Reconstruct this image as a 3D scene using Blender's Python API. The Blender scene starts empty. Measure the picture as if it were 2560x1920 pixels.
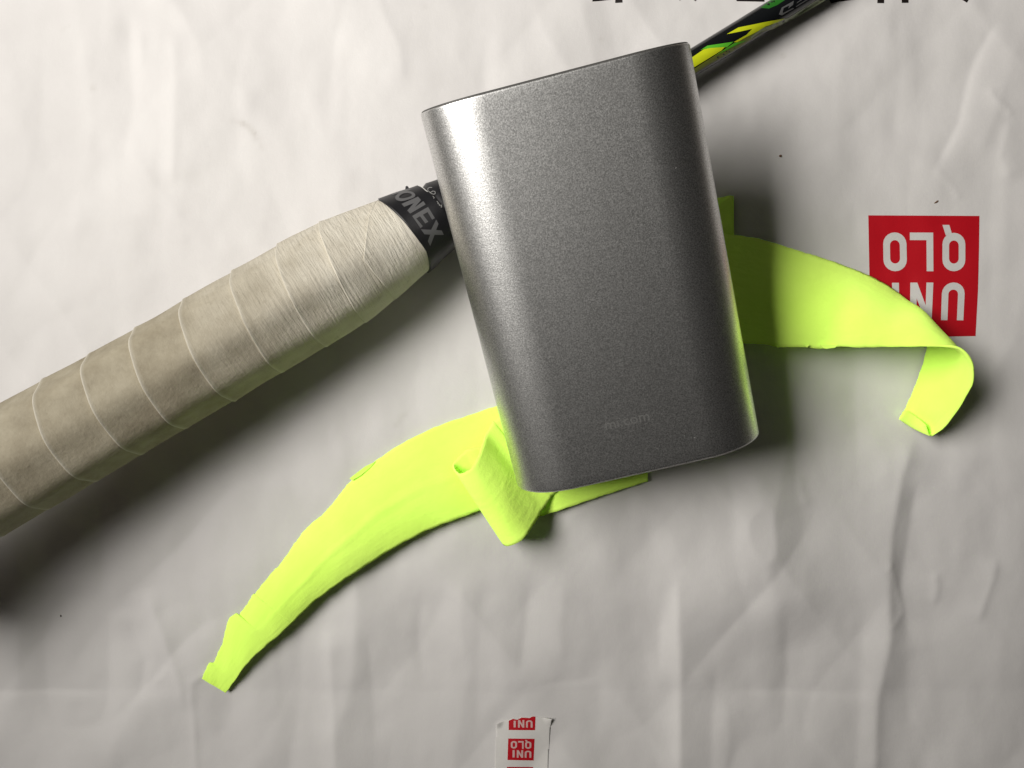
import bpy, bmesh, math, random
import numpy as np
from mathutils import Vector, Matrix
from mathutils.geometry import tessellate_polygon
random.seed(4); RNG = np.random.default_rng(4)
scene = bpy.context.scene
C = scene.collection
MM = 0.001                                  # the scene is laid out in millimetres and stored in metres
F = 2072.0                                  # focal length of the phone camera in photo pixels (2560 wide)
H = 224.0                                   # camera height above the paper, mm

# ------------------------------------------------------------------ camera
cam_d = bpy.data.cameras.new('camera'); cam = bpy.data.objects.new('camera', cam_d); C.objects.link(cam)
cam.location = (0, 0, H * MM); cam_d.sensor_width = 36; cam_d.lens = 36 * F / 2560
cam_d.clip_start = 0.005; cam_d.clip_end = 20
scene.camera = cam
# ------------------------------------------------------------------ room light: dim surroundings and one window
w = bpy.data.worlds.new('World'); scene.world = w; w.use_nodes = True
wt = w.node_tree; bg = wt.nodes['Background']; bg.inputs[1].default_value = 1.0
tc = wt.nodes.new('ShaderNodeTexCoord'); dp = wt.nodes.new('ShaderNodeVectorMath'); dp.operation = 'DOT_PRODUCT'
dp.inputs[1].default_value = (-0.6, 0.62, 0.5)          # the walls on the window's side are the lighter ones
wt.links.new(tc.outputs['Generated'], dp.inputs[0])
wr_ = wt.nodes.new('ShaderNodeValToRGB'); wr_.color_ramp.elements[0].position = 0.0; wr_.color_ramp.elements[0].color = (0.012, 0.011, 0.010, 1)
wr_.color_ramp.elements[1].position = 1.0; wr_.color_ramp.elements[1].color = (0.05, 0.047, 0.041, 1)
wt.links.new(dp.outputs['Value'], wr_.inputs[0]); wt.links.new(wr_.outputs[0], bg.inputs[0])
ld = bpy.data.lights.new('window_light', 'AREA'); ld.shape = 'RECTANGLE'; ld.size = 0.38; ld.size_y = 0.20
ld.energy = 1.31; ld.color = (1.0, 0.962, 0.91)
lo = bpy.data.objects.new('window_light', ld); C.objects.link(lo)
ld.spread = math.radians(86)
lo.location = Vector((-0.70, 0.34, 0.94)).normalized() * 0.58
lo.rotation_euler = (Vector(lo.location) - Vector((0.02, 0.17, 0))).to_track_quat('Z', 'Y').to_euler()
scene.view_settings.view_transform = 'Standard'; scene.view_settings.look = 'None'
scene.view_settings.exposure = 0; scene.view_settings.gamma = 1
scene.cycles.max_bounces = 8

# ------------------------------------------------------------------ helpers
def W3(px, py, z=0.0):                      # photo pixel at a real height (mm) -> world mm
    s = (H - z) / F
    return Vector(((px - 1280) * s, (960 - py) * s, z))
def link(name, verts, faces, mat, parent=None, smooth=True, label=None):
    me = bpy.data.meshes.new(name)
    me.from_pydata([(v[0] * MM, v[1] * MM, v[2] * MM) for v in verts], [], faces)
    me.validate(); me.update()
    if smooth: me.polygons.foreach_set('use_smooth', [True] * len(me.polygons))
    if mat: me.materials.append(mat)
    o = bpy.data.objects.new(name, me); C.objects.link(o)
    if parent: o.parent = parent
    if label: o['label'] = label
    return o
def thing(name, label, cat, loc=(0, 0, 0)):
    o = bpy.data.objects.new(name, None); C.objects.link(o); o.location = [c * MM for c in loc]
    o.empty_display_size = 0.01; o['label'] = label; o['category'] = cat
    return o
class NT:
    def __init__(s, name):
        s.m = bpy.data.materials.new(name); s.m.use_nodes = True; s.t = s.m.node_tree
        s.b = s.t.nodes['Principled BSDF']; s.out = s.t.nodes['Material Output']
    def n(s, typ, ins=None, **kw):
        n = s.t.nodes.new(typ)
        for k, v in kw.items(): setattr(n, k, v)
        for k, v in (ins or {}).items(): s.set(n, k, v)
        return n
    def set(s, n, k, v):
        if isinstance(v, bpy.types.NodeSocket): s.t.links.new(v, n.inputs[k])
        else: n.inputs[k].default_value = v
    def p(s, **kw):
        for k, v in kw.items(): s.set(s.b, k.replace('_', ' '), v)
    def noise(s, scale, detail=3, rough=0.5, vec=None):
        return s.n('ShaderNodeTexNoise', {'Scale': scale, 'Detail': detail, 'Roughness': rough, **({'Vector': vec} if vec else {})})
    def coord(s, which='Object', scale=None):
        c = s.n('ShaderNodeTexCoord').outputs[which]
        if scale: c = s.n('ShaderNodeMapping', {'Vector': c, 'Scale': scale}).outputs[0]
        return c
    def ramp(s, fac, stops):
        r = s.n('ShaderNodeValToRGB', {'Fac': fac}); e = r.color_ramp.elements
        while len(e) < len(stops): e.new(0.5)
        for i, (p_, c) in enumerate(stops): e[i].position = p_; e[i].color = (*c, 1)
        return r.outputs[0]
    def mixc(s, fac, a, b, mode='MIX'):
        n = s.n('ShaderNodeMix', data_type='RGBA', blend_type=mode)
        s.set(n, 0, fac)
        for i, v in ((6, a), (7, b)): s.set(n, i, (*v, 1) if isinstance(v, tuple) else v)
        return n.outputs[2]
    def math(s, op, a, b=0.0, c=0.0, clamp=False):
        n = s.n('ShaderNodeMath', operation=op); n.use_clamp = clamp
        for i, v in enumerate((a, b, c)): s.set(n, i, v)
        return n.outputs[0]
    def bump(s, h, dist, strength=1.0, normal=None):
        n = s.n('ShaderNodeBump', {'Height': h, 'Distance': dist, 'Strength': strength})
        if normal: s.set(n, 'Normal', normal)
        return n.outputs[0]

# ------------------------------------------------------------------ materials
def mat_paper():
    s = NT('white_bag_paper'); co = s.coord()
    st = s.n('ShaderNodeAttribute', attribute_name='stain').outputs['Fac']
    mott = s.noise(28, 4, 0.55, co).outputs['Fac']
    c = s.ramp(mott, [(0.3, (0.595, 0.580, 0.572)), (0.7, (0.655, 0.641, 0.63))])
    fine = s.noise(900, 3, 0.6, co).outputs['Fac']
    c = s.mixc(s.math('MULTIPLY', fine, 0.10), c, (0.50, 0.485, 0.465))
    c = s.mixc(st, c, (0.24, 0.21, 0.16))
    s.p(Base_Color=c, Roughness=0.62, Specular_IOR_Level=0.32)
    b1 = s.bump(s.noise(160, 5, 0.6, co).outputs['Fac'], 0.00022, 0.55)
    b2 = s.bump(s.noise(2600, 2, 0.5, co).outputs['Fac'], 0.00003, 0.5, b1)
    s.p(Normal=b2); return s.m
def mat_print(name, col, rough=0.5, bump=0.00002):
    s = NT(name); co = s.coord()
    n = s.noise(700, 3, 0.6, co).outputs['Fac']
    c = s.mixc(s.math('MULTIPLY', n, 0.35), col, tuple(v * 0.72 for v in col))
    s.p(Base_Color=c, Roughness=rough, Specular_IOR_Level=0.35)
    s.p(Normal=s.bump(s.noise(1500, 2, 0.5, co).outputs['Fac'], bump, 0.6)); return s.m
def mat_neon(inner=False):
    s = NT('neon_yellow_tape'); co = s.coord()
    uv = s.coord('UV')
    # fluorescent dye: it turns violet and blue light into yellow-green, so the band returns more green than it receives
    n = s.noise(60, 3, 0.5, co).outputs['Fac']
    col = s.ramp(n, [(0.3, (0.86, 1.25, 0.20)), (0.7, (0.92, 1.31, 0.235))])
    geo = s.n('ShaderNodeNewGeometry')
    felt = s.noise(1900, 4, 0.65, co).outputs['Fac']
    wr = s.noise(1.0, 4, 0.6, s.n('ShaderNodeMapping', {'Vector': uv, 'Scale': (0.12, 0.40, 1)}).outputs[0]).outputs['Fac']
    lump = s.noise(420, 3, 0.55, co).outputs['Fac']
    b = s.bump(felt, 0.00010, 0.5); b = s.bump(wr, 0.0006, 0.30, b); b = s.bump(lump, 0.0002, 0.6, b)
    d = s.n('ShaderNodeBsdfDiffuse', {'Color': col, 'Roughness': 0.5, 'Normal': b})
    tr = s.n('ShaderNodeBsdfTranslucent', {'Color': (0.6, 0.85, 0.05, 1), 'Normal': b})
    mx = s.n('ShaderNodeMixShader', {0: 0.05, 1: d.outputs[0], 2: tr.outputs[0]})
    s.t.links.new(mx.outputs[0], s.out.inputs[0]); return s.m
def mat_bank():
    s = NT('anodised_silver_metal'); co = s.coord()
    g = s.noise(3600, 1, 0.5, co).outputs['Fac']
    g2 = s.noise(6200, 2, 0.6, co).outputs['Fac']
    c = s.ramp(g, [(0.30, (0.47, 0.472, 0.465)), (0.50, (0.66, 0.662, 0.655)), (0.70, (0.90, 0.90, 0.89))])
    spk = s.ramp(g2, [(0.64, (0, 0, 0)), (0.74, (1, 1, 1))])
    c = s.mixc(s.math('MULTIPLY', spk, 0.4), c, (0.9, 0.9, 0.88))
    s.p(Base_Color=c, Metallic=1.0, Roughness=s.math('MULTIPLY_ADD', g2, 0.34, 0.22, clamp=True))
    b = s.bump(g, 0.00004, 0.5)
    s.p(Normal=b); return s.m
def mat_grip():
    s = NT('worn_cream_overgrip'); uv = s.coord('UV'); co = s.coord()
    def m(sx, sy): return s.n('ShaderNodeMapping', {'Vector': uv, 'Scale': (sx, sy, 1)}).outputs[0]
    ax = s.n('ShaderNodeSeparateXYZ', {0: uv}).outputs[0]                     # mm from the butt
    near = s.n('ShaderNodeMapRange', {0: ax, 1: 72.0, 2: 128.0}).outputs[0]    # 1 near the cone
    dirt = s.noise(120, 6, 0.65, co).outputs['Fac']
    d2 = s.noise(45, 4, 0.6, co).outputs['Fac']
    clean = s.ramp(dirt, [(0.3, (0.56, 0.52, 0.43)), (0.75, (0.68, 0.65, 0.57))])
    worn = s.ramp(dirt, [(0.3, (0.255, 0.222, 0.158)), (0.55, (0.345, 0.308, 0.228)), (0.8, (0.43, 0.392, 0.30))])
    k = s.math('MULTIPLY_ADD', d2, 0.5, s.math('ADD', near, -0.27), clamp=True)
    c = s.mixc(k, worn, clean)
    spots = s.ramp(s.noise(520, 2, 0.5, co).outputs['Fac'], [(0.62, (0, 0, 0)), (0.72, (1, 1, 1))])
    c = s.mixc(s.math('MULTIPLY', spots, 0.2), c, (0.22, 0.19, 0.14))
    c = s.mixc(s.math('MULTIPLY', s.n('ShaderNodeAttribute', attribute_name='rim').outputs['Fac'], 0.75), c, (0.62, 0.59, 0.51))   # paler line along the cut edge of each turn
    s.p(Base_Color=c, Roughness=0.72, Specular_IOR_Level=0.25)
    wr = s.noise(1.0, 5, 0.62, m(1.0, 0.10)).outputs['Fac']                    # wrinkles run around the handle
    wr = s.ramp(wr, [(0.35, (0, 0, 0)), (0.5, (0.6, 0.6, 0.6)), (0.62, (1, 1, 1))])
    wr = s.math('MULTIPLY', wr, s.math('MULTIPLY_ADD', near, 0.97, 0.02))
    b = s.bump(wr, 0.00036, 0.55); b = s.bump(s.noise(1.0, 4, 0.6, m(.9, .9)).outputs['Fac'], 0.00025, 0.5, b)
    b = s.bump(s.noise(2200, 3, 0.6, co).outputs['Fac'], 0.00006, 0.6, b)
    s.p(Normal=b); return s.m
def mat_simple(name, col, rough=0.4, metal=0.0, spec=0.5, bump=0.0, bscale=600, coat=0.0):
    s = NT(name); co = s.coord()
    n = s.noise(bscale, 3, 0.6, co).outputs['Fac']
    s.p(Base_Color=s.mixc(s.math('MULTIPLY', n, 0.4), col, tuple(v * 0.75 for v in col)), Roughness=rough, Metallic=metal,
        Specular_IOR_Level=spec, Coat_Weight=coat, Coat_Roughness=0.12)
    if bump: s.p(Normal=s.bump(n, bump, 0.6))
    return s.m
M_paper = mat_paper(); M_red = mat_print('red_print', (0.46, 0.004, 0.012)); M_bagwhite = mat_print('white_print', (0.60, 0.59, 0.575), 0.6)
M_blackprint = mat_print('black_print', (0.010, 0.007, 0.006)); M_sticker = mat_print('sticker_paper', (0.68, 0.665, 0.64), 0.42, 0.000005)
M_stickerpink = mat_print('pale_print', (0.62, 0.42, 0.40), 0.5)
M_neon = mat_neon(); M_bank = mat_bank(); M_grip = mat_grip()
M_cap = mat_simple('white_plastic', (0.62, 0.61, 0.59), 0.45)
M_cap_dark = mat_simple('dark_grey_cap', (0.055, 0.053, 0.05), 0.55)
M_mark = mat_simple('pale_engraving', (0.80, 0.80, 0.78), 0.42, 0.97)
M_vinyl = mat_simple('black_vinyl', (0.011, 0.011, 0.013), 0.42, 0, 0.35, 0.00004, 900)
M_logo = mat_simple('silver_grey_print', (0.105, 0.105, 0.108), 0.5, 0, 0.4, 0.00002, 2500)
M_sig = mat_simple('grey_ink', (0.30, 0.30, 0.29), 0.5)
M_shaft = mat_simple('black_lacquer', (0.006, 0.007, 0.008), 0.22, 0, 0.4, 0, 600, 0.2)
M_core = mat_simple('dark_wood', (0.10, 0.06, 0.03), 0.6)
M_lime = mat_simple('lime_paint', (0.56, 0.62, 0.015), 0.3, 0, 0.4)
M_olive = mat_simple('olive_paint', (0.20, 0.22, 0.035), 0.3, 0, 0.4)
M_green = mat_simple('green_paint', (0.10, 0.46, 0.03), 0.3, 0, 0.4)
M_dgreen = mat_simple('dark_green_paint', (0.02, 0.13, 0.015), 0.3, 0, 0.4, 0, 160)
M_pale = mat_simple('pale_grey_green_paint', (0.27, 0.30, 0.19), 0.35, 0, 0.4)
M_crumb = mat_simple('brown_crumb', (0.14, 0.075, 0.04), 0.8)
M_hair = mat_simple('dark_crumb', (0.05, 0.04, 0.03), 0.8)

# ------------------------------------------------------------------ the table and the paper bag
s = NT('grey_table'); s.p(Base_Color=s.ramp(s.noise(20, 4, 0.6, s.coord()).outputs['Fac'], [(0.3, (0.25, 0.2, 0.15)), (0.7, (0.32, 0.26, 0.2))]), Roughness=0.5)
tb = link('table_top', [(-700, -600, -12), (700, -600, -12), (700, 600, -12), (-700, 600, -12), (-700, -600, -30), (700, -600, -30), (700, 600, -30), (-700, 600, -30)],
          [(0, 1, 2, 3), (7, 6, 5, 4), (0, 4, 5, 1), (1, 5, 6, 2), (2, 6, 7, 3), (3, 7, 4, 0)], s.m, smooth=False)
tb['kind'] = 'structure'

GX, GY, ST = 210.0, 160.0, 0.75
xs = np.arange(-GX, GX + .01, ST); ys = np.arange(-GY, GY + .01, ST)
XX, YY = np.meshgrid(xs, ys)
PX = XX * F / H + 1280; PY = 960 - YY * F / H            # where each paper point sits in photo pixels (only to place creases)
def vnoise(scx, scy, seed, oct=3, ang=0):
    out = np.zeros_like(XX); amp = 1; r = np.random.default_rng(seed); tot = 0
    for o in range(oct):
        u = (XX * math.cos(ang) + YY * math.sin(ang)) / scx * 2 ** o; v = (YY * math.cos(ang) - XX * math.sin(ang)) / scy * 2 ** o
        g = r.standard_normal((256, 256))
        iu = np.floor(u).astype(int); iv = np.floor(v).astype(int); fu = u - iu; fv = v - iv
        fu = fu * fu * fu * (fu * (fu * 6 - 15) + 10); fv = fv * fv * fv * (fv * (fv * 6 - 15) + 10)
        a = g[iv % 256, iu % 256]; b = g[iv % 256, (iu + 1) % 256]; c = g[(iv + 1) % 256, iu % 256]; d = g[(iv + 1) % 256, (iu + 1) % 256]
        out += amp * ((a * (1 - fu) + b * fu) * (1 - fv) + (c * (1 - fu) + d * fu) * fv); tot += amp; amp *= 0.45
    return out / tot
def crease(pts, A, wl, wr, fade=60, soft=5):
    """sharp or soft crest of height A (mm) along a polyline; wl / wr = how fast it falls away on its left / right (px)"""
    best = np.full(XX.shape, 1e9); sg = np.zeros(XX.shape); along = np.zeros(XX.shape); L = 0
    P = [np.array(p, float) for p in pts]
    for a, b in zip(P[:-1], P[1:]):
        e = b - a; n = np.hypot(*e); t = np.clip(((PX - a[0]) * e[0] + (PY - a[1]) * e[1]) / n ** 2, 0, 1)
        dx = PX - a[0] - t * e[0]; dy = PY - a[1] - t * e[1]; d = np.hypot(dx, dy); m = d < best
        best = np.where(m, d, best); sg = np.where(m, np.sign(dx * e[1] - dy * e[0]), sg)   # + = right of the line (heading down)
        along = np.where(m, L + t * n, along); L += n
    wd = np.where(sg > 0, wr, wl); dd = np.sqrt(best ** 2 + soft ** 2) - soft
    f = np.clip(along / fade, 0, 1) * np.clip((L - along) / fade, 0, 1); f = f * f * (3 - 2 * f)
    return A * np.exp(-dd / wd) * f
low_k = 1 / (1 + np.exp((YY + 30) / 12))                  # the lower half of the bag is the more crumpled
hh = (0.60 + 0.30 * low_k) * vnoise(34, 62, 1, 3) - (0.30 + .65 * low_k) * np.sqrt(vnoise(30, 62, 21, 1) ** 2 + .004) + (0.18 + .42 * low_k) * np.sqrt(vnoise(17, 40, 22, 1) ** 2 + .006) + 0.20 * vnoise(14, 26, 2, 3) + 0.9 * vnoise(90, 120, 3, 2)
for c in [
    ([(430, 60), (436, 170), (436, 300), (432, 470)], 0.75, 34, 60),
    ([(318, 20), (322, 120), (330, 260), (300, 420)], -0.6, 60, 45),
    ([(346, 60), (351, 130), (347, 190)], 0.18, 22, 10, 40, 2),
    ([(925, -60), (965, 50), (1000, 120), (1012, 240)], 0.45, 70, 25, 80, 4),
    ([(1448, -40), (1460, 40), (1480, 110), (1500, 240)], 0.35, 35, 70, 60, 4),
    ([(860, 0), (830, 120), (820, 260)], -0.35, 50, 50, 80),
    ([(640, 60), (600, 200), (640, 420)], 0.3, 60, 90, 80),
    ([(190, 0), (230, 300), (180, 640)], 0.35, 60, 90, 90),
    ([(60, 540), (240, 548), (420, 530)], 0.25, 40, 30, 90),
    ([(350, 1470), (400, 1600), (440, 1720), (450, 1800)], 0.70, 34, 30, 70),
    ([(300, 1540), (350, 1660), (330, 1780)], -0.55, 50, 30, 70),
    ([(520, 1680), (472, 1716), (470, 1760), (475, 1850), (482, 1990)], 0.24, 12, 7, 12, 1.5),
    ([(404, 1676), (402, 1700), (372, 1720)], 0.12, 8, 6, 10, 1),
    ([(816, 1560), (820, 1640), (830, 1800), (838, 2000)], 0.65, 22, 62, 80, 6),
    ([(905, 1540), (925, 1700), (935, 1900)], -0.45, 34, 70, 90),
    ([(640, 1480), (690, 1640), (700, 1800)], -0.35, 70, 60, 90),
    ([(1060, 1450), (1040, 1600), (1060, 1740)], -0.5, 60, 50, 90),
    ([(1160, 1420), (1150, 1560), (1170, 1700)], 0.35, 40, 60, 90),
    ([(1330, 1430), (1310, 1600), (1300, 1720)], -0.45, 40, 40, 80),
    ([(1420, 1420), (1400, 1560), (1410, 1700)], 0.4, 50, 60, 80),
    ([(1700, 1420), (1697, 1576), (1706, 1700), (1702, 2000)], 0.85, 20, 62, 110, 5),
    ([(1660, 1500), (1650, 1640), (1660, 1720)], -0.5, 50, 22, 80),
    ([(1800, 1650), (1790, 1800), (1780, 2000)], -0.45, 40, 60, 80),
    ([(1890, 1130), (1915, 1380), (1965, 1650)], 2.4, 125, 150, 160, 16),
    ([(2003, 1180), (2012, 1235), (2030, 1275)], 0.22, 30, 14, 30, 2),
    ([(2300, 1080), (2262, 1190), (2240, 1345), (2233, 1443), (2236, 1605), (2206, 1755), (2192, 2000)], 0.95, 70, 30, 90, 6),
    ([(2310, 1180), (2290, 1330), (2270, 1480), (2300, 1640)], -0.55, 30, 60, 80),
    ([(2355, 1430), (2360, 1480), (2352, 1530)], 0.3, 26, 8, 30, 1.5),
    ([(2503, 1390), (2496, 1450), (2455, 1575)], 0.35, 40, 12, 40, 2),
    ([(2222, 1440), (2238, 1420), (2275, 1540), (2236, 1590)], 0.15, 8, 8, 20, 1),
    ([(1320, 1724), (1420, 1712), (1515, 1704)], -0.2, 10, 40, 60, 3),
    ([(1830, 1735), (2000, 1742), (2206, 1752)], -0.22, 10, 46, 60, 3),
    ([(-60, 1742), (120, 1738), (260, 1742)], -0.22, 8, 40, 60, 3),
    ([(1820, 1745), (1830, 1850), (1815, 2000)], 0.3, 50, 30, 60),
    ([(2483, 210), (2484, 232), (2496, 250), (2520, 265), (2536, 290)], 0.22, 9, 6, 12, 1),
    ([(2503, 40), (2462, 110), (2432, 180), (2402, 304), (2341, 425)], -0.55, 70, 14, 60, 2),
    ([(2560, 60), (2500, 260), (2440, 420)], 0.5, 70, 60, 80),
    ([(2530, 290), (2508, 390), (2540, 460)], 0.4, 16, 50, 40, 3),
    ([(2341, 420), (2380, 450), (2410, 500)], 0.14, 8, 9, 15, 1),
    ([(2250, 0), (2260, 180), (2240, 380)], -0.3, 60, 70, 80),
    ([(2105, 60), (2100, 260), (2110, 460)], 0.35, 80, 90, 80),
    ([(1580, 0), (1570, 60), (1590, 130)], -0.3, 40, 60, 40),
    ([(2100, 960), (2180, 1010), (2240, 1090)], -0.3, 60, 60, 70),
    ([(2560, 820), (2490, 930), (2470, 1100)], 0.4, 40, 60, 80),
    ([(1440, 260), (1200, 230), (1100, 60)], 0.25, 60, 60, 80),
    ([(640, 420), (700, 520), (720, 620)], -0.25, 60, 60, 80),
]:
    low = sum(p[1] for p in c[0]) / len(c[0]) > 1150
    hh = hh + crease(c[0], c[1] * (1.45 if low else 1.1), *c[2:])
hh = hh - .32 * np.sqrt(vnoise(19, 48, 31, 1, .65) ** 2 + .003) + .28 * np.sqrt(vnoise(16, 40, 32, 1, -.7) ** 2 + .003) + .10 * vnoise(9, 11, 33, 2)
# many faint short wrinkles
for i in range(46):
    x0 = random.uniform(0, 2560); y0 = random.uniform(0, 1920); a = random.gauss(1.45, 0.5); l = random.uniform(40, 190)
    k = random.uniform(-.4, .4)
    hh = hh + crease([(x0, y0), (x0 + l * .5 * math.cos(a), y0 + l * .5 * math.sin(a)), (x0 + l * .5 * (math.cos(a) + math.cos(a + k)), y0 + l * .5 * (math.sin(a) + math.sin(a + k)))],
                     random.choice((1, -1)) * random.uniform(.04, .13), random.uniform(12, 36), random.uniform(12, 36), 40, 5)
hh += 0.045 * np.clip(YY + 20, -64, 200) * (YY < -20) - 0.05 * np.clip(YY + 84, -60, 0)
hh -= np.percentile(hh, 90) - 0.1                      # the objects rest on the higher parts of the sheet
hh = np.clip(hh, -9, 1.2)
def hz(x, y):
    u = min(max((x + GX) / ST, 0), len(xs) - 1.001); v = min(max((y + GY) / ST, 0), len(ys) - 1.001)
    i = int(u); j = int(v); a = u - i; b = v - j
    return (hh[j, i] * (1 - a) + hh[j, i + 1] * a) * (1 - b) + (hh[j + 1, i] * (1 - a) + hh[j + 1, i + 1] * a) * b
nx, ny = len(xs), len(ys)
V = np.stack([XX, YY, hh], -1).reshape(-1, 3) * MM
idx = np.arange(nx * ny).reshape(ny, nx)
Q = np.stack([idx[:-1, :-1], idx[:-1, 1:], idx[1:, 1:], idx[1:, :-1]], -1).reshape(-1, 4)
me = bpy.data.meshes.new('paper_bag'); me.vertices.add(len(V)); me.vertices.foreach_set('co', V.ravel())
me.loops.add(Q.size); me.loops.foreach_set('vertex_index', Q.ravel().astype(np.int32))
me.polygons.add(len(Q)); me.polygons.foreach_set('loop_start', np.arange(0, Q.size, 4, dtype=np.int32)); me.polygons.foreach_set('loop_total', np.full(len(Q), 4, dtype=np.int32))
me.update(calc_edges=True); me.polygons.foreach_set('use_smooth', np.ones(len(Q), dtype=bool)); me.materials.append(M_paper)
# smudges of dirt on the paper
stain = np.zeros(XX.shape); grain = np.clip(0.6 + 0.5 * vnoise(1.6, 1.6, 9, 2), 0, 1.2)
def smudge(pts, wdt, k):
    global stain
    best = np.full(XX.shape, 1e9)
    for a, b in zip(pts[:-1], pts[1:]):
        a = np.array(a, float); e = np.array(b, float) - a; t = np.clip(((PX - a[0]) * e[0] + (PY - a[1]) * e[1]) / (e @ e + 1e-6), 0, 1)
        best = np.minimum(best, np.hypot(PX - a[0] - t * e[0], PY - a[1] - t * e[1]))
    stain = np.maximum(stain, k * np.exp(-(best / wdt) ** 2) * grain)
smudge([(575, 300), (605, 305)], 6, .10); smudge([(605, 305), (630, 325), (642, 345)], 8, .26); smudge([(642, 345), (656, 372)], 5, .16)
smudge([(990, 1062), (1002, 1046)], 9, .22); smudge([(1002, 1046), (1014, 1036)], 6, .16)
smudge([(228, 212), (229, 219)], 7, .22); smudge([(204, 366), (204, 370)], 5, .16); smudge([(1062, 18), (1063, 20)], 10, .12)
smudge([(150, 72), (170, 62)], 5, .08); smudge([(1503, 93), (1504, 95)], 6, .15); smudge([(1962, 132), (1965, 135)], 5, .2)
at = me.attributes.new('stain', 'FLOAT', 'POINT'); at.data.foreach_set('value', stain.ravel().astype(np.float32))
bag = bpy.data.objects.new('paper_bag', me); C.objects.link(bag)
bag['label'] = 'large creased white paper shopping bag lying flat under everything, with a red square logo'; bag['category'] = 'paper bag'

def cut_mesh(polys, step):
    """2-D polygons (px) -> finely cut triangles, so that they can follow a curved surface"""
    bm = bmesh.new()
    for poly in polys:
        vs = [bm.verts.new((p[0], p[1], 0)) for p in poly]
        for t in tessellate_polygon([[Vector((p[0], p[1], 0)) for p in poly]]):
            try: bm.faces.new([vs[i] for i in t])
            except ValueError: pass
    if step:
        x0 = min(v.co.x for v in bm.verts); x1 = max(v.co.x for v in bm.verts); y0 = min(v.co.y for v in bm.verts); y1 = max(v.co.y for v in bm.verts)
        for k in np.arange(math.floor(x0 / step) * step + step, x1, step):
            bmesh.ops.bisect_plane(bm, geom=bm.verts[:] + bm.edges[:] + bm.faces[:], plane_co=(k, 0, 0), plane_no=(1, 0, 0), dist=1e-4)
        for k in np.arange(math.floor(y0 / step) * step + step, y1, step):
            bmesh.ops.bisect_plane(bm, geom=bm.verts[:] + bm.edges[:] + bm.faces[:], plane_co=(0, k, 0), plane_no=(0, 1, 0), dist=1e-4)
    bm.verts.ensure_lookup_table(); bm.verts.index_update()
    v = [(a.co.x, a.co.y) for a in bm.verts]; f = []
    for q in bm.faces:
        ids = [a.index for a in q.verts]
        ar = sum(v[ids[i]][0] * v[ids[(i + 1) % len(ids)]][1] - v[ids[(i + 1) % len(ids)]][0] * v[ids[i]][1] for i in range(len(ids)))
        f.append(ids[::-1] if ar > 0 else ids)           # image y runs down
    bm.free(); return v, f
def on_paper(name, polys, mat, parent, dz=0.06, step=7, label=None, thick=0.0, curl=None):
    v, f = cut_mesh(polys, step); out = []
    for px, py in v:
        p = W3(px, py, 0)
        for _ in range(3): p = W3(px, py, hz(p.x, p.y))
        out.append((p.x, p.y, hz(p.x, p.y) + dz + (curl(px, py) if curl else 0)))
    o = link(name, out, f, mat, parent, True, label)
    if thick:
        m = o.modifiers.new('thickness', 'SOLIDIFY'); m.thickness = thick * MM; m.offset = -1
    return o
def stadium(n=10, x0=0, y0=0, x1=1, y1=1, asp=1.7):
    r = (x1 - x0) / 2; ry = r / asp; o = []
    for cy, s0 in ((y0 + ry, math.pi), (y1 - ry, 0)):
        for i in range(n + 1):
            t = s0 + math.pi * i / n; o.append(((x0 + x1) / 2 + r * math.cos(t), cy + ry * math.sin(t)))
    return o
def ring(outer, inner):
    n = len(outer); return [[outer[i], outer[(i + 1) % n], inner[(i + 1) % n], inner[i]] for i in range(n)]
ARC = [(0.5 + 0.5 * math.cos(t), 0.30 - 0.30 * math.sin(t)) for t in np.linspace(math.pi, 0, 11)]
ARCI = [(0.5 + 0.21 * math.cos(t), 0.31 - 0.12 * math.sin(t)) for t in np.linspace(0, math.pi, 9)]
GLY = {   # capitals turned upside down, in a unit box, y down
    'O': ring(stadium(10, 0, 0, 1, 1), stadium(10, .29, .2, .71, .8, 1.6)),
    'Q': ring(stadium(10, 0, 0, 1, 1), stadium(10, .29, .2, .71, .8, 1.6)) + [[(0.0, -.205), (.30, -.205), (.41, .015), (.15, .075)]],
    'L': [[(0, 0), (1, 0), (1, 1), (.71, 1), (.71, .195), (0, .195)]],
    'I': [[(0, 0), (1, 0), (1, 1), (0, 1)]],
    'N': [[(0, 0), (.30, 0), (.70, .60), (.70, 0), (1, 0), (1, 1), (.70, 1), (.29, .42), (.29, 1), (0, 1)]],
    'U': [[(0, 1)] + ARC + [(1, 1), (.71, 1)] + ARCI + [(.29, 1)]],
}
def glyph(ch, quad):                      # quad: TL, TR, BR, BL in px
    a, b, c, d = [np.array(q, float) for q in quad]
    def m(p):
        u, v_ = p; return tuple((a * (1 - u) + b * u) * (1 - v_) + (d * (1 - u) + c * u) * v_)
    return [[m(p) for p in poly] for poly in GLY[ch]]
def box(x0, y0, x1, y1, f): return [f(x0, y0), f(x1, y0), f(x1, y1), f(x0, y1)]
def logo(f, sq, boxes, step, wmat, dz=0.06):
    r = on_paper('logo_square', [[f(*p) for p in sq]], M_red, bag, dz, step, 'red square printed with upside down white capitals')
    for ch, q in boxes: on_paper('letter', glyph(ch, [f(*p) for p in q]), wmat, r, dz + 0.04, step)
    return r
fa = lambda x, y: (2150 + x / 4.878, 520 + y / 4.878)
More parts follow.
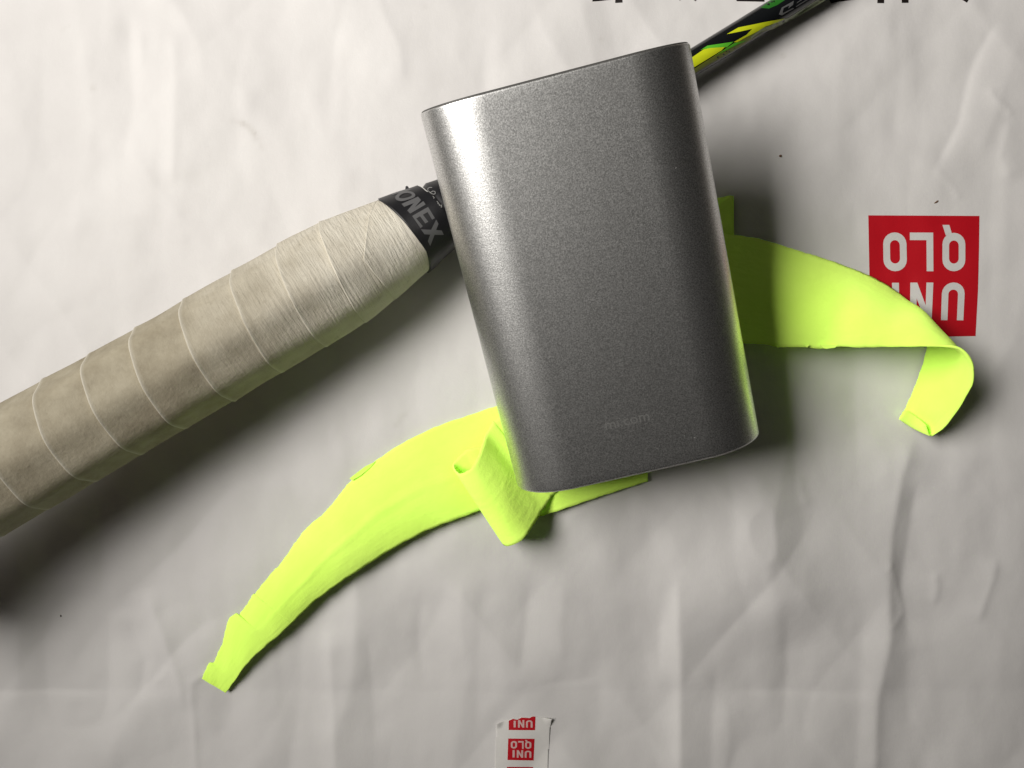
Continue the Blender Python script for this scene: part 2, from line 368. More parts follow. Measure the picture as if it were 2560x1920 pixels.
r = logo(fa, [(100, 90), (1455, 97), (1450, 500), (1438, 1000), (1408, 1562), (800, 1572), (140, 1570), (125, 1200), (113, 800)],
     [('O', [(279, 298), (562, 298), (572, 772), (285, 772)]), ('L', [(605, 300), (890, 301), (893, 772), (610, 772)]), ('Q', [(1003, 303), (1282, 303), (1282, 772), (1003, 772)]),
      ('I', [(388, 912), (472, 912), (482, 1370), (398, 1370)]), ('N', [(612, 910), (892, 910), (872, 1370), (606, 1370)]), ('U', [(1000, 908), (1280, 908), (1258, 1370), (985, 1368)])], 7, M_bagwhite)
fb = lambda x, y: (1180 + x / 8.508, 1760 + y / 8.508)
# paper sticker with its torn top edge
stk = [(522, 430), (545, 392), (640, 372), (775, 345), (870, 306), (955, 328), (1055, 278), (1130, 284), (1220, 290), (1290, 256), (1352, 258), (1480, 282), (1700, 288), (1672, 450), (1650, 700), (1625, 1100), (1600, 1700), (1560, 2400), (460, 2400), (490, 1200), (510, 700)]
def stc(px, py):
    x = (px - 1180) * 8.508; y = (py - 1760) * 8.508
    return 1.1 * max(0, 1 - math.hypot(x - 1700, y - 285) / 190) + 0.8 * max(0, 1 - math.hypot(x - 535, y - 390) / 130)
st_o = on_paper('sticker', [[fb(*p) for p in stk]], M_sticker, bag, 0.14, 4, 'white paper sticker with a torn edge and rows of small red squares', 0.10, stc)
def small(sq, boxes, dz=0.18):
    r = on_paper('logo_square', [[fb(*p) for p in sq]], M_red, st_o, dz, 4)
    for ch, (x0, y0, x1, y1) in boxes: on_paper('letter', glyph(ch, box(x0, y0, x1, y1, fb)), M_stickerpink, st_o, dz + .04, 4)
small([(782, 350), (870, 310), (955, 332), (1055, 282), (1130, 288), (1220, 294), (1290, 260), (1350, 262), (1340, 552), (780, 548)],
      [('I', (885, 350, 930, 490)), ('N', (978, 335, 1112, 495)), ('U', (1148, 340, 1288, 495))])
small([(770, 728), (1330, 735), (1310, 1195), (755, 1185)],
      [('O', (825, 780, 957, 940)), ('L', (980, 780, 1098, 948)), ('Q', (1128, 790, 1262, 945)), ('I', (862, 972, 908, 1130)), ('N', (952, 975, 1088, 1135)), ('U', (1120, 985, 1262, 1135))])
small([(742, 1332), (1300, 1334), (1290, 1670), (735, 1660)], [('O', (800, 1400, 930, 1560)), ('L', (955, 1400, 1075, 1565)), ('Q', (1100, 1405, 1235, 1560))])
# bottoms of the large black capitals along the top edge of the picture
for poly in ([(1481, 4), (1500, 2.5), (1530, -1), (1530, -22), (1481, -18)], [(1538, 7.5), (1556, 6.5), (1556, -60), (1538, -60)], [(1693, -4), (1700, 1.5), (1708, -8), (1690, -50), (1672, -50)],
             [(1728, -4), (1739.5, 3.5), (1744, -8), (1752, -60), (1736, -60)], [(1841, 3), (1911, 4.5), (1911, -14), (1841, -14)],
             [(2071, -4), (2077, 8.5), (2100, 4), (2146, -2), (2140, -22), (2066, -22)], [(2193, 8), (2210, 8), (2211, -60), (2194, -60)],
             [(2254, 7.5), (2271, 7), (2270, -60), (2253, -60)], [(2404, -1), (2417, 7), (2440, -34), (2425, -40)]):
    on_paper('printed_letter', [poly], M_blackprint, bag, 0.07, 6)

# ------------------------------------------------------------------ crumbs on the paper
def crumb(name, px, py, ax, ay, az, ang, mat, label):
    bm = bmesh.new(); bmesh.ops.create_icosphere(bm, subdivisions=3, radius=1)
    p = W3(px, py, 0); p = W3(px, py, hz(p.x, p.y)); z0 = hz(p.x, p.y)
    for v in bm.verts:
        n = 1 + .28 * math.sin(5 * v.co.x + 3 * v.co.y + px) * math.cos(4 * v.co.z + 2 * v.co.x)
        v.co = Vector((v.co.x * ax * n, v.co.y * ay * n + .35 * ay * v.co.x ** 2, (v.co.z * n + 1) * az))
    bm.transform(Matrix.Rotation(ang, 4, 'Z')); bm.verts.index_update()
    o = link(name, [v.co[:] for v in bm.verts], [[v.index for v in f.verts] for f in bm.faces], mat); bm.free()
    o.location = (p.x * MM, p.y * MM, (z0 - .05) * MM); o['label'] = label; o['category'] = 'crumb'
crumb('crumb', 2341, 505, .62, .2, .14, .6, M_crumb, 'brown curled crumb on the paper just above the red square logo')
crumb('crumb', 1951, 390, .36, .3, .2, .3, M_crumb, 'dark round speck in the shadow right of the power bank, above the neon tape')
crumb('crumb', 152, 1540, .16, .28, .15, .2, M_hair, 'tiny dark speck near the lower left, below the shadow of the handle')

# ------------------------------------------------------------------ badminton racket
AX = [(0, 1178, 28.5), (1012, 590, 14.0), (1867, 73.5, 5.2)]
AW = [W3(*a) for a in AX]
def axis(s):                                   # s = photo x of the axis point; a gently curved line through three real points
    x0, x1, x2 = AX[0][0], AX[1][0], AX[2][0]
    return AW[0] * ((s - x1) * (s - x2) / ((x0 - x1) * (x0 - x2))) + AW[1] * ((s - x0) * (s - x2) / ((x1 - x0) * (x1 - x2))) + AW[2] * ((s - x0) * (s - x1) / ((x2 - x0) * (x2 - x1)))
def frame(s):
    d = (axis(s + 2) - axis(s - 2)).normalized(); side = d.cross(Vector((0, 0, 1))).normalized(); up = side.cross(d).normalized()
    return axis(s), d, side, up                # side points to the lower right of the picture
RAD = [(-700, 16.5), (-450, 16.5), (-390, 15.2), (-300, 13.4), (0, 13.4), (300, 13.4), (800, 13.7), (866, 13.4), (921, 12.5), (965, 11.7), (1012, 10.9), (1090, 9.0), (1134, 7.9), (1250, 6.0), (1400, 3.7), (1500, 3.4), (4000, 3.4)]
def rad(s): return float(np.interp(s, [r[0] for r in RAD], [r[1] for r in RAD]))
def octf(phi, k):                              # rounded octagon, flat side up; k = 0 round .. 1 sharp
    return 1 + k * .0165 * (-.4 - math.cos(8 * phi))
MMPX = (axis(500) - axis(400)).length / 100    # mm of axis per unit of s
def loft(name, svals, rfun, mat, parent, nphi=96, s_of=None, closed_ends=True, rim=None):
    vs = []; fs = []; uvs = []
    for j, s in enumerate(svals):
        for i in range(nphi):
            ph = 2 * math.pi * i / nphi - math.pi
            ss = s_of(s, ph) if s_of else s
            o, d, sd, up = frame(ss); r = rfun(s, ss, ph)
            vs.append(o + (sd * math.sin(ph) + up * math.cos(ph)) * r); uvs.append(((ss + 200) * MMPX, ph * r))
    for j in range(len(svals) - 1):
        for i in range(nphi):
            a = j * nphi + i; b = j * nphi + (i + 1) % nphi
            fs.append((a, a + nphi, b + nphi, b))
    if closed_ends: fs.append(tuple(range(nphi))); fs.append(tuple((len(svals) - 1) * nphi + i for i in range(nphi))[::-1])
    o = link(name, vs, fs, mat, parent)
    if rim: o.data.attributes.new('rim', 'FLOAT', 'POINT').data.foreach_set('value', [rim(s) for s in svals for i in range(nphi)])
    uvl = o.data.uv_layers.new(name='UVMap')
    for p in o.data.polygons:
        us = [uvs[o.data.loops[l].vertex_index] for l in p.loop_indices]; wrap = max(u[1] for u in us) - min(u[1] for u in us) > 20 and len(us) == 4
        for l, u in zip(p.loop_indices, us): uvl.data[l].uv = (u[0], u[1] + (2 * math.pi * 14 if wrap and u[1] < 0 else 0))
    return o
racket = thing('badminton_racket', 'badminton racket with cream wrapped grip and black green shaft, lying diagonally under the power bank', 'badminton racket', axis(0))
rmat = Matrix.Translation(-Vector(racket.location))
def adopt(o):                                   # keep world coordinates while the Empty stands at the handle's base
    o.data.transform(rmat); return o
# cream overgrip, wound turn over turn: each turn's edge steps up over the last one
px2s = lambda x, y: x                           # (kept simple: seams are given by their place along the axis)
def seam_gen(A): return lambda ph: A - 17.0 * math.sin(ph) - 14 * math.cos(ph) + 8 + 1.2 * math.sin(2 * ph + A) 
tops = [-500, -400, -288, -168, -48, 68, 184, 299, 410, 530, 653, 763, 867]
seams = [seam_gen(t - 17) for t in tops]
def seam_last(ph):                              # the cut end of the tape: a long slanting edge over the top of the handle
    return float(np.interp(math.degrees(ph), [-180, -100, -75, -40, -5, 12, 60, 90, 140, 180], [1000, 1004, 1008, 975, 930, 905, 918, 921, 960, 1000]))
def grip_end(ph):
    return float(np.interp(math.degrees(ph), [-180, -90, -60, 0, 45, 80, 110, 180], [1012, 1008, 1004, 1022, 1030, 1023, 1016, 1012]))
seams += [seam_last, grip_end]
rows = []                                       # (k, f)
fr = [0.0, 0.006, 0.03, 0.08, 0.16, 0.26, 0.36, 0.46, 0.56, 0.66, 0.76, 0.86, 0.93, 0.975, 0.997]
for k in range(len(seams) - 1):
    for f_ in fr: rows.append((k, f_))
rows.append((len(seams) - 2, 1.0))
def g_s(row, ph):
    k, f_ = row; a = seams[k](ph); b = seams[k + 1](ph); return a + (b - a) * f_
gn = np.random.default_rng(8).standard_normal((40, 9, 3))
def g_r(row, ss, ph):
    k, f_ = row; base = rad(ss) * octf(ph + .24, 1.15 * min(1, max(0, (1000 - ss) / 160)))
    n = gn[k]; lump = sum(n[m, 0] * .05 * math.sin((m + 1) * ph + n[m, 1] + 3 * f_ * n[m, 2]) for m in range(5))
    if k == len(seams) - 2: lift = .30 - .25 * f_ + .12 * math.exp(-(f_ / .04) ** 2)
    else: lift = 0.50 * (1 - f_) ** 1.3 + .14 * math.exp(-(f_ / .04) ** 2)
    lift *= .42 + .58 * max(0, math.cos(ph + .35))
    if f_ > .99 and k < len(seams) - 2: lift = -0.05
    if k == len(seams) - 2 and f_ >= .999: lift = -0.5
    return base + lift + lump - .25
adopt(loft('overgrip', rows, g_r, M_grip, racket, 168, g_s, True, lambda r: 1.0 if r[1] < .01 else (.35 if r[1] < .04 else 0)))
# wooden handle core and cone beneath
adopt(loft('cone', list(np.linspace(900, 1500, 50)), lambda s, ss, ph: rad(ss) - .9 if ss < 1105 else rad(ss), M_vinyl, racket, 48))
adopt(loft('butt_cap', [-536, -535, -532, -527, -515], lambda s, ss, ph: {-536: 11, -535: 13.5, -532: 14.8, -527: 15.2, -515: 15.2}[s], M_core, racket, 48))
# black finishing tape, slanting round the top of the grip
def ft_a(ph): return grip_end(ph) - 3
def ft_b(ph): return float(np.interp(math.degrees(ph), [-180, -90, -60, -20, 20, 60, 90, 130, 180], [1095, 1090, 1091, 1103, 1108, 1104, 1096, 1096, 1095]))
def ft_s(f_, ph): return ft_a(ph) * (1 - f_) + ft_b(ph) * f_
band = adopt(loft('finishing_tape', [0, .01, .05, .15, .25, .35, .45, .55, .65, .75, .85, .93, .985, 1.0],
      lambda f_, ss, ph: rad(ss) + (.18 if .004 < f_ < .99 else -.35) + .05 * math.sin(7 * ph + 9 * f_), M_vinyl, racket, 96, ft_s))
# loose end of that tape and a small lip standing off the upper outline
def sliver(name, px, z, thick, mat, parent):
    top = [W3(x, y, z) for x, y in px]; bot = [p - Vector((0, 0, thick)) for p in top]; n = len(top)
    o = link(name, top + bot, [tuple(range(n))[::-1], tuple(range(n, 2 * n))] + [(i, (i + 1) % n, n + (i + 1) % n, n + i) for i in range(n)], mat, parent, False)
    return adopt(o)
sliver('tape_end', [(943, 503), (944, 507), (953, 504.5), (966, 500), (962, 493), (955, 495)], 14.5, 1.6, M_vinyl, racket)
sliver('tape_end', [(1013, 473), (1014, 466), (1017, 464.5), (1020, 466), (1023, 471), (1022, 478), (1012, 480)], 13.5, 1.2, M_vinyl, racket)
# the shaft
def srad(s): return 3.4
shaft = adopt(loft('shaft', list(np.linspace(1380, 3300, 60)), lambda s, ss, ph: 3.38 if s > 1450 else 3.3, M_shaft, racket, 40))
# flat print on the tape and the shaft, laid on their round surfaces
def hit(px, py, rfun, s_guess, lift):
    cam_p = Vector((0, 0, H)); dr = (W3(px, py, 0) - cam_p)
    lo_, hi_ = 0.75, 1.0; s = s_guess
    def dist(t):
        nonlocal s
        P = cam_p + dr * t
        for _ in range(3):
            o, d, sd, up = frame(s); s += (P - o).dot(d) / MMPX
        o, d, sd, up = frame(s); return (P - o).length - (rfun(s) + lift)
    # nearest approach, then bisect to the upper side
    ts = np.linspace(0.80, 1.0, 41); ds = [dist(t) for t in ts]; i = int(np.argmin(ds))
    if ds[i] > 0: return cam_p + dr * ts[i]
    a, b = ts[0], ts[i]
    for _ in range(24):
        m = (a + b) / 2
        if dist(m) > 0: a = m
        else: b = m
    return cam_p + dr * b
def wrap(name, polys, mat, parent, rfun, s0, lift, step=6, label=None):
    v, f = cut_mesh(polys, step)
    o = link(name, [hit(x, y, rfun, s0, lift) for x, y in v], f, mat, parent, True, label); return adopt(o)
f3 = lambda p: (900 + p[0] / 6.382, 440 + p[1] / 6.382)
bandr = lambda s: rad(s) + .18
def resamp(P, n=24):
    P = [np.array(p, float) for p in P]; P = P + [P[0]]; L = [0]
    for a, b in zip(P[:-1], P[1:]): L.append(L[-1] + np.hypot(*(b - a)))
    t = np.linspace(0, L[-1], n, endpoint=False); return [(float(np.interp(u, L, [p[0] for p in P])), float(np.interp(u, L, [p[1] for p in P]))) for u in t]
Oo = resamp([(650, 245), (720, 233), (800, 240), (862, 265), (886, 300), (870, 337), (800, 367), (700, 398), (640, 402), (590, 387), (555, 355), (562, 325), (600, 283)])
Oi = resamp([(698, 276), (760, 270), (810, 280), (830, 300), (815, 322), (760, 342), (690, 356), (640, 355), (620, 345), (625, 325), (650, 300)])
for polys in (ring([f3(p) for p in Oo], [f3(p) for p in Oi]),
              [[f3(p) for p in [(495, 300), (570, 258), (690, 222), (800, 205), (806, 226), (720, 238), (650, 250), (600, 275), (525, 303)]]],
              [[f3(p) for p in [(662, 445), (925, 328), (975, 385), (872, 502), (1010, 400), (1047, 455), (800, 600), (755, 550), (858, 432), (705, 492)]]],
              [[f3(p) for p in [(832, 637), (1085, 493), (1195, 672), (1150, 697), (1078, 575), (1003, 618), (1090, 730), (1042, 757), (958, 642), (897, 678), (1002, 800), (965, 832)]]],
              [[f3(p) for p in [(1215, 695), (1252, 765), (1215, 860), (1305, 870), (1338, 940), (1190, 938), (1120, 1118), (1083, 1040), (1120, 935), (1030, 930), (972, 850), (1135, 858)]]]):
    wrap('letter', polys, M_logo, band, bandr, 1050, .10, 5)
# pale edge of the finishing tape and the scribbled signature on the cone
def stroke(pts, wd):
    out = []
    for a, b in zip(pts[:-1], pts[1:]):
        a = np.array(a, float); b = np.array(b, float); e = b - a; n = np.array([-e[1], e[0]]) / (np.hypot(*e) + 1e-6) * wd / 2
        out.append([tuple(a + n), tuple(b + n), tuple(b - n), tuple(a - n)])
    return out
wrap('tape_edge', stroke([f3(p) for p in [(925, 152), (965, 165), (1005, 190), (1040, 222), (1078, 250)]], 1.6), M_cap, band, bandr, 1090, .14, 5)
sig = [[(1150, 185), (1110, 180), (1080, 200), (1085, 235), (1120, 265), (1160, 240), (1195, 245), (1205, 275), (1180, 292), (1140, 280), (1120, 262)], [(1160, 320), (1185, 345), (1175, 360)], [(1225, 400), (1250, 425), (1240, 440), (1270, 450), (1262, 470), (1300, 465), (1305, 500), (1285, 490)]]
for g in sig: wrap('signature', stroke([f3(p) for p in g], 1.3), M_sig, racket, lambda s: max(rad(s), bandr(s) if s < 1112 else 0), 1110, .12, 5)
f2 = lambda p: (1720 + p[0] / 3.814, p[1] / 3.814)
f7 = lambda p: (1900 + p[0] / 11.06, p[1] / 11.06)
sh = lambda s: 3.38
for polys, mt, lf in (
    ([[(35, 690), (60, 655), (130, 610), (300, 500), (440, 410), (600, 330), (740, 250), (860, 220), (900, 230), (820, 276), (700, 306), (600, 372), (740, 300), (560, 405), (400, 505), (220, 605), (60, 700)]], M_olive, .03),
    ([[(600, 350), (700, 275), (780, 245), (900, 185), (960, 170), (1240, -5), (1330, -60), (1395, -60), (1300, 8), (1000, 185), (880, 243), (800, 268), (700, 300), (600, 372)]], M_pale, .06),
    ([[(368, 326), (480, 262), (700, 217), (800, 198), (925, 176), (860, 212), (740, 252), (660, 302), (560, 352), (470, 402), (435, 402), (560, 330), (612, 275), (490, 302)]], M_lime, .09),
    ([[(118, 478), (185, 435), (432, 398), (372, 450), (150, 466)]], M_green, .06),
    ([[(36, 548), (150, 470), (210, 458), (352, 448), (318, 482), (62, 640), (40, 640)]], M_lime, .09),
    ([[(440, 410), (560, 385), (620, 360), (480, 420), (330, 495), (250, 540)]], M_green, .12),
    ([[(690, 74), (800, -5), (960, -60), (1010, -60), (905, 12), (850, 48), (770, 82)]], M_dgreen, .03)):
    wrap('painted_mark', [[f2(p) for p in P] for P in polys], mt, shaft, sh, 1900, lf, 7)
wrap('letter', [[f7(p) for p in P] for P in [[(520, 400), (600, 210), (900, 40), (935, 20), (915, 130), (780, 240), (812, 150), (655, 222), (622, 340), (645, 358), (920, 215), (932, 240), (645, 402), (620, 425)]]], M_logo, shaft, sh, 1950, .05, 5)
wrap('letter', [[f7(p) for p in P] for P in [[(1008, 100), (1030, 60), (1110, 5), (1300, -120), (1310, -95), (1110, 30)], [(985, 190), (1010, 160), (1270, -5), (1420, -110), (1430, -85), (1290, 15), (1015, 188)]]], M_logo, shaft, sh, 1990, .05, 5)

# ------------------------------------------------------------------ silver power bank (60.4 x 90.5 x 22 mm), leaning on the racket
BL, BW, BT = 90.5, 60.4, 22.0
bank = thing('power_bank', 'silver grey metal power bank with rounded sides leaning on the racket over the neon tape', 'power bank')
Rb = Matrix.Rotation(math.radians(14.3), 4, 'Z') @ Matrix.Rotation(math.radians(14.51), 4, 'X') @ Matrix.Rotation(math.radians(-4.35), 4, 'Y')
bpos = Vector((19.85, 24.43, H - 193.46))
bank.matrix_world = Matrix.Translation(bpos * MM) @ Rb
def section(hw, ht, r, n=20):
    o = []
    for sx, sz, q in ((1, 1, 0), (-1, 1, 1), (-1, -1, 2), (1, -1, 3)):
        for i in range(n + 1):
            t = math.pi / 2 * (q + i / n); c_, s_ = math.cos(t), math.sin(t); a_ = r * 1.36   # sides roll off gently into the flat faces
            o.append((sx * (hw - a_) + a_ * math.copysign(abs(c_) ** .94, c_) , sz * (ht - r) + r * math.copysign(abs(s_) ** .94, s_)))
    return o
def prism(name, rows_, mat, parent, ends=(True, True), label=None):
    vs = []; fs = []; n = 84
    for y, ins in rows_:
        for x, z in section(BW / 2 - ins, BT / 2 - ins, BT / 2 - ins - .01): vs.append((x, y, z))
    for j in range(len(rows_) - 1):
        for i in range(n): fs.append((j * n + i, j * n + (i + 1) % n, (j + 1) * n + (i + 1) % n, (j + 1) * n + i))
    if ends[0]: fs.append(tuple(range(n))[::-1])
    if ends[1]: fs.append(tuple((len(rows_) - 1) * n + i for i in range(n)))
    o = link(name, vs, fs[::1], mat, parent, True, label)
    bm = bmesh.new(); bm.from_mesh(o.data); bmesh.ops.recalc_face_normals(bm, faces=bm.faces); bm.to_mesh(o.data); bm.free()
    for p in o.data.polygons:
        if len(p.vertices) > 8: p.use_smooth = False
    return o
e = BL / 2
prism('shell', [(-e + .1, 1.3), (-e, 1.1), (-e, .35), (-e + .08, .12), (-e + .25, .02), (-e + .5, 0)] + [(y, 0) for y in np.linspace(-e + 3, e - 3, 20)] + [(e - .5, 0), (e - .25, .02), (e - .08, .12), (e, .35), (e, 1.1), (e - .1, 1.3)], M_bank, bank)
prism('end_cap', [(-e - .5, 1.9), (-e - .42, .85), (-e - .3, .65), (-e + .3, .65)], M_cap, bank)
prism('end_cap', [(e - .3, .3), (e + .15, .3), (e + .3, .5), (e + .35, 1.9)], M_cap_dark, bank)  # coloured dark grey, a thin dark line along the upper end
# faint printed words near the lower end
inv = (Matrix.Translation(bpos) @ Rb).inverted()
def on_bank(px, py):
    c = inv @ Vector((0, 0, H)); t = inv @ W3(px, py, 0); d = t - c; k = (BT / 2 - c.z) / d.z; return c + d * k
cu = bpy.data.curves.new('words', 'FONT'); cu.body = 'mi.com'; cu.size = 3.6; cu.align_x = 'CENTER'; cu.align_y = 'CENTER'; cu.resolution_u = 2; cu.extrude = 0.0
to = bpy.data.objects.new('words', cu); C.objects.link(to); dg = bpy.context.evaluated_depsgraph_get()
tm = bpy.data.meshes.new_from_object(to.evaluated_get(dg)); bpy.data.objects.remove(to)
tp = on_bank(1568, 1052); tm.transform(Matrix.Scale(MM, 4) @ Matrix.Translation((tp.x, tp.y, BT / 2 + .02)))
tm.materials.clear(); tm.materials.append(M_mark); o = bpy.data.objects.new('printed_words', tm); C.objects.link(o); o.parent = bank
# small dust specks clinging to the metal
for px, py in ((1462, 994), (1372, 1033), (1713, 1025), (1711, 1089), (1736, 1094), (1643, 1121), (1228, 600), (1690, 420)):
    p = on_bank(px, py); a = random.random() * 3; sz = random.uniform(.06, .10)
    vs = [(p.x + sz * k * math.cos(a) - sz * .5 * m * math.sin(a), p.y + sz * k * math.sin(a) + sz * .5 * m * math.cos(a), BT / 2 + (.06 if (k, m) == (0, 0) else .01)) for k, m in ((-1.6, 0), (0, -1), (1.6, 0), (0, 1), (0, 0))]
    link('dust_speck', vs, [(0, 1, 4), (1, 2, 4), (2, 3, 4), (3, 0, 4)], M_cap, bank, False)

# ------------------------------------------------------------------ neon grip tape: one long band, folded under the power bank
def S(u, m, l):                                 # a cross-section of the band: upper edge, middle, lower edge (px, px, mm)
    if m is None or isinstance(m, (int, float)):
        dome = m or 0; m = ((u[0] + l[0]) / 2, (u[1] + l[1]) / 2, (u[2] + l[2]) / 2 + dome)
    def rest(p):                                # parts near the ground follow the waves of the paper
        q = W3(*p); return W3(p[0], p[1], p[2] + hz(q.x, q.y) * math.exp(-p[2] / 9))
    return (rest(u), rest(m), rest(l))
SEC = [
    S((505, 1696, .5), .1, (565, 1731, .8)), S((514, 1677, .5), .2, (574, 1719, 1.2)), S((523, 1657, .6), .3, (583, 1708, 1.6)), S((535, 1657, .6), .4, (590, 1698, 2.0)),
    S((545, 1634, .6), .6, (603, 1678, 2.6)), S((556, 1612, .7), .8, (619, 1658, 3)), S((564, 1582, .8), 1, (635, 1641, 3.2)), S((570, 1555, .9), 1.2, (655, 1623, 3.4)),
    S((580, 1541, 1.0), 1.3, (664, 1615, 3.4)), S((590, 1534, 1.2), 1.5, (673, 1607, 3.4)), S((598, 1537, 1.1), 1.6, (682, 1600, 3.5)), S((613, 1519, 1), 1.8, (700, 1585, 3.6)), S((634, 1487, 1), 2.0, (728, 1558, 3.7)),
    S((639, 1484, 1), 2.1, (733, 1553, 3.7)), S((682, 1431, 1), 2.4, (778, 1509, 3.8)), S((704, 1408, 1.1), 2.6, (805, 1488, 3.8)), S((737, 1360, 1.1), 2.8, (846, 1458, 3.8)), S((770, 1318, 1.2), 3.0, (892, 1428, 3.8)),
    S((810, 1284, 1.2), 3.0, (938, 1398, 3.8)), S((846, 1242, 1.3), 3.0, (980, 1372, 3.7)), S((868, 1213, 1.4), 3.0, (1020, 1350, 3.6)), S((900, 1187, 1.6), 2.8, (1062, 1328, 3.5)), S((938, 1154, 1.8), 2.6, (1098, 1313, 3.4)),
    S((1007, 1108, 2), 2.2, (1150, 1294, 3.2)), S((1098, 1064, 2), 1.2, (1199, 1275, 2.8)), S((1180, 1036, 1.6), .6, (1260, 1245, 2.0)), S((1260, 1010, 1.3), .2, (1330, 1215, 1.4)),
    S((1400, 985, 1), 0, (1430, 1190, 1)), S((1520, 980, .9), 0, (1545, 1190, .9)), S((1600, 983, .8), 0, (1602, 1200, .8)),
    S((1617, 985, 1.5), 0, (1617, 1203, 1.5)), S((1600, 988, 2.2), 0, (1602, 1208, 2.2)),
    S((1490, 1025, 2.4), 0, (1500, 1241, 2.4)), S((1370, 1075, 2.6), 0, (1400, 1275, 2.6)), S((1270, 1110, 3.4), 0, (1345, 1292, 3)),
    S((1187, 1119, 5.0), 0, (1295, 1305, 3.2)), S((1156, 1133, 4.7), 0, (1272, 1330, 3.4)), S((1135, 1158, 5.8), 0, (1257, 1346, 4.6)), S((1136, 1174, 9.4), 0, (1256, 1356, 7.8)),
    S((1151, 1184, 12.6), 0, (1268, 1364, 11)), S((1176, 1172, 14.4), 0, (1292, 1358, 12.6)), S((1194, 1145, 13.2), 0, (1318, 1336, 11.6)), S((1206, 1112, 10.4), 0, (1345, 1293, 7.6)),
    S((1216, 1083, 6.6), 0, (1360, 1270, 5.4)), S((1231, 1057, 5.0), 0, (1375, 1248, 4.0)), S((1252, 1038, 4.2), 0, (1400, 1222, 3.4)),
    S((1400, 920, 4), 2.5, (1530, 1120, 5)), S((1580, 720, 4), 3, (1640, 960, 5)), S((1720, 530, 1.4), 0, (1750, 780, 1.4)), S((1815, 491, 1), 0, (1818, 745, 1)),
    S((1832, 492, 1.5), 0, (1834, 745, 1.4)), S((1818, 496, 2.2), 0, (1815, 760, 2)), S((1740, 560, 2.6), 0, (1740, 840, 2.4)), S((1700, 575, 3), 0, (1700, 850, 3)), S((1715, 578, 3.6), 0, (1715, 856, 3.8)),
    S((1790, 583, 3), 1, (1820, 858, 4.5)), S((1877, 594, 1.6), 2.0, (1902, 860, 5)), S((1936, 609, 1.2), 2.6, (1950, 868, 5.6)), S((1995, 628, 1), 3.2, (2000, 867, 6.4)), S((2058, 647, 1), 3.8, (2056, 871, 7.4)),
    S((2122, 670, 1), (2112, 760, 8.6), (2098, 866, 9)), S((2180, 694, 1), (2168, 772, 10.4), (2150, 868, 11)), S((2232, 724, 1), (2235, 790, 12), (2200, 867, 13)),
    S((2276, 762, .8), (2300, 790, 13), (2250, 867, 15.5)), S((2300, 800, .6), (2345, 822, 14), (2300, 866, 18)), S((2316, 838, .6), (2385, 860, 13.5), (2352, 865, 20)),
    S((2318, 868, .6), (2392, 890, 10.5), (2392, 868, 21.5)), S((2313, 890, .6), (2380, 908, 8.8), (2416, 884, 21.5)), S((2308, 910, .6), (2372, 925, 8.2), (2430, 907, 20.6)), S((2301, 930, .6), (2366, 945, 7.8), (2434, 930, 19.6)),
    S((2295, 947, .6), (2360, 962, 7.4), (2432, 955, 18.4)), S((2283, 978, .6), (2347, 992, 6.4), (2420, 983, 16.2)), S((2267, 1013, .6), (2325, 1030, 4.6), (2393, 1028, 11.8)), S((2258, 1030, .5), (2307, 1052, 2.4), (2364, 1065, 8)),
    S((2250, 1043, .9), (2290, 1068, .8), (2336, 1087, 5)), S((2250, 1047, 1.8), (2287, 1071, 1.8), (2325, 1088, 5.2)), S((2254, 1042, 2.6), (2288, 1065, 2.8), (2320, 1083, 5.4)), S((2264, 1027, 2.4), (2296, 1046, 3.0), (2314, 1064, 5.4)),
]
NA, NS = 26, 7
A = np.array([[list(p) for p in s_] for s_ in SEC])          # sections x 3 x 3
def cr(a, b, c, d, t): return 0.5 * ((2 * b) + (-a + c) * t + (2 * a - 5 * b + 4 * c - d) * t * t + (-a + 3 * b - 3 * c + d) * t ** 3)
n = len(A); T = []
for i in range(n - 1):
    p0, p1, p2, p3 = A[max(i - 1, 0)], A[i], A[i + 1], A[min(i + 2, n - 1)]
    for k in range(NS): T.append(cr(p0, p1, p2, p3, k / NS))
T.append(A[-1]); T = np.array(T)
vs = []; uvs = []; run = 0
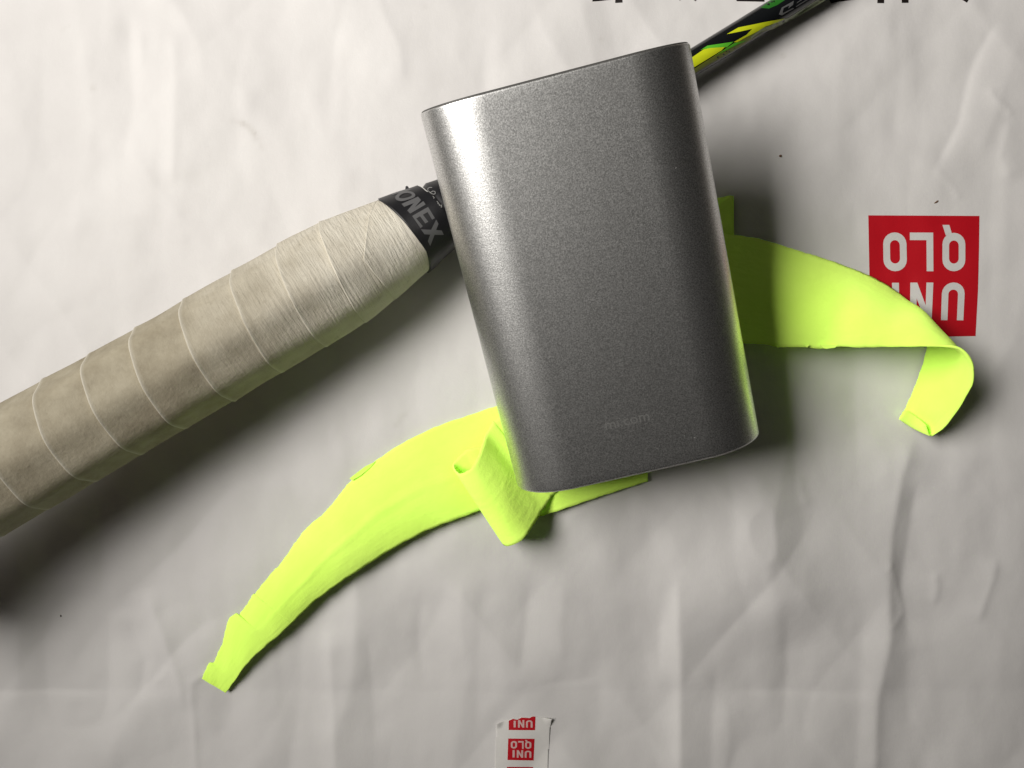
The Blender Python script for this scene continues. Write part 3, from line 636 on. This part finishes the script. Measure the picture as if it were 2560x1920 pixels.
for j, (u, m, l) in enumerate(T):
    if j: run += np.linalg.norm(T[j][1] - T[j - 1][1])
    jit = .12 * math.sin(run * .9) * math.sin(run * 2.3 + 1) + RNG.normal(0, .025)
    jl = .06 * math.sin(run * 1.1) + RNG.normal(0, .015)
    e_ = (l - u); e_ /= np.linalg.norm(e_) + 1e-9
    u = u + e_ * jit; l = l + e_ * jl
    for i in range(NA + 1):
        t = i / NA; p = u * (1 - t) * (1 - 2 * t) + m * 4 * t * (1 - t) + l * t * (2 * t - 1)
        rip = .10 * math.sin(run * .42 + 3 * t) * math.sin(2.2 * math.pi * t + run * .11) * math.sin(math.pi * t)
        if 18 < run < 98: rip += .42 * math.exp(-((t - .56 - .05 * math.sin(run * .07)) / .035) ** 2) * math.sin(math.pi * (run - 18) / 80)
        vs.append((p[0], p[1], max(p[2] + rip, hz(p[0], p[1]) + .35))); uvs.append((run, t * 27))
fs = [(j * (NA + 1) + i, j * (NA + 1) + i + 1, (j + 1) * (NA + 1) + i + 1, (j + 1) * (NA + 1) + i) for j in range(len(T) - 1) for i in range(NA)]
tape = link('grip_tape', vs, fs, M_neon)
uvl = tape.data.uv_layers.new(name='UVMap')
uvl.data.foreach_set('uv', [c for l in tape.data.loops for c in uvs[l.vertex_index]])
m = tape.modifiers.new('thickness', 'SOLIDIFY'); m.thickness = .45 * MM; m.offset = 0
tape['label'] = 'neon yellow soft grip tape, curled and folded, sticking out beneath the power bank'; tape['category'] = 'grip tape'

def torn(px, z, thick=.35):                     # small torn bits along the band's edges
    top = [W3(x, y, z) for x, y in px]; bot = [p - Vector((0, 0, thick)) for p in top]; n_ = len(top)
    link('torn_edge', top + bot, [tuple(range(n_))[::-1], tuple(range(n_, 2 * n_))] + [(i, (i + 1) % n_, n_ + (i + 1) % n_, n_ + i) for i in range(n_)], M_neon, tape, False)
torn([(874, 1196), (880, 1201), (903, 1188), (926, 1169), (938, 1154), (913, 1166), (893, 1181)], 2.2)
torn([(1936, 862), (1947, 870), (1944, 862)], 5.6)
torn([(2050, 862), (2058, 870), (2066, 872), (2088, 869), (2096, 862)], 7.9)
torn([(2012, 862), (2018, 868.5), (2024, 862)], 7.2)
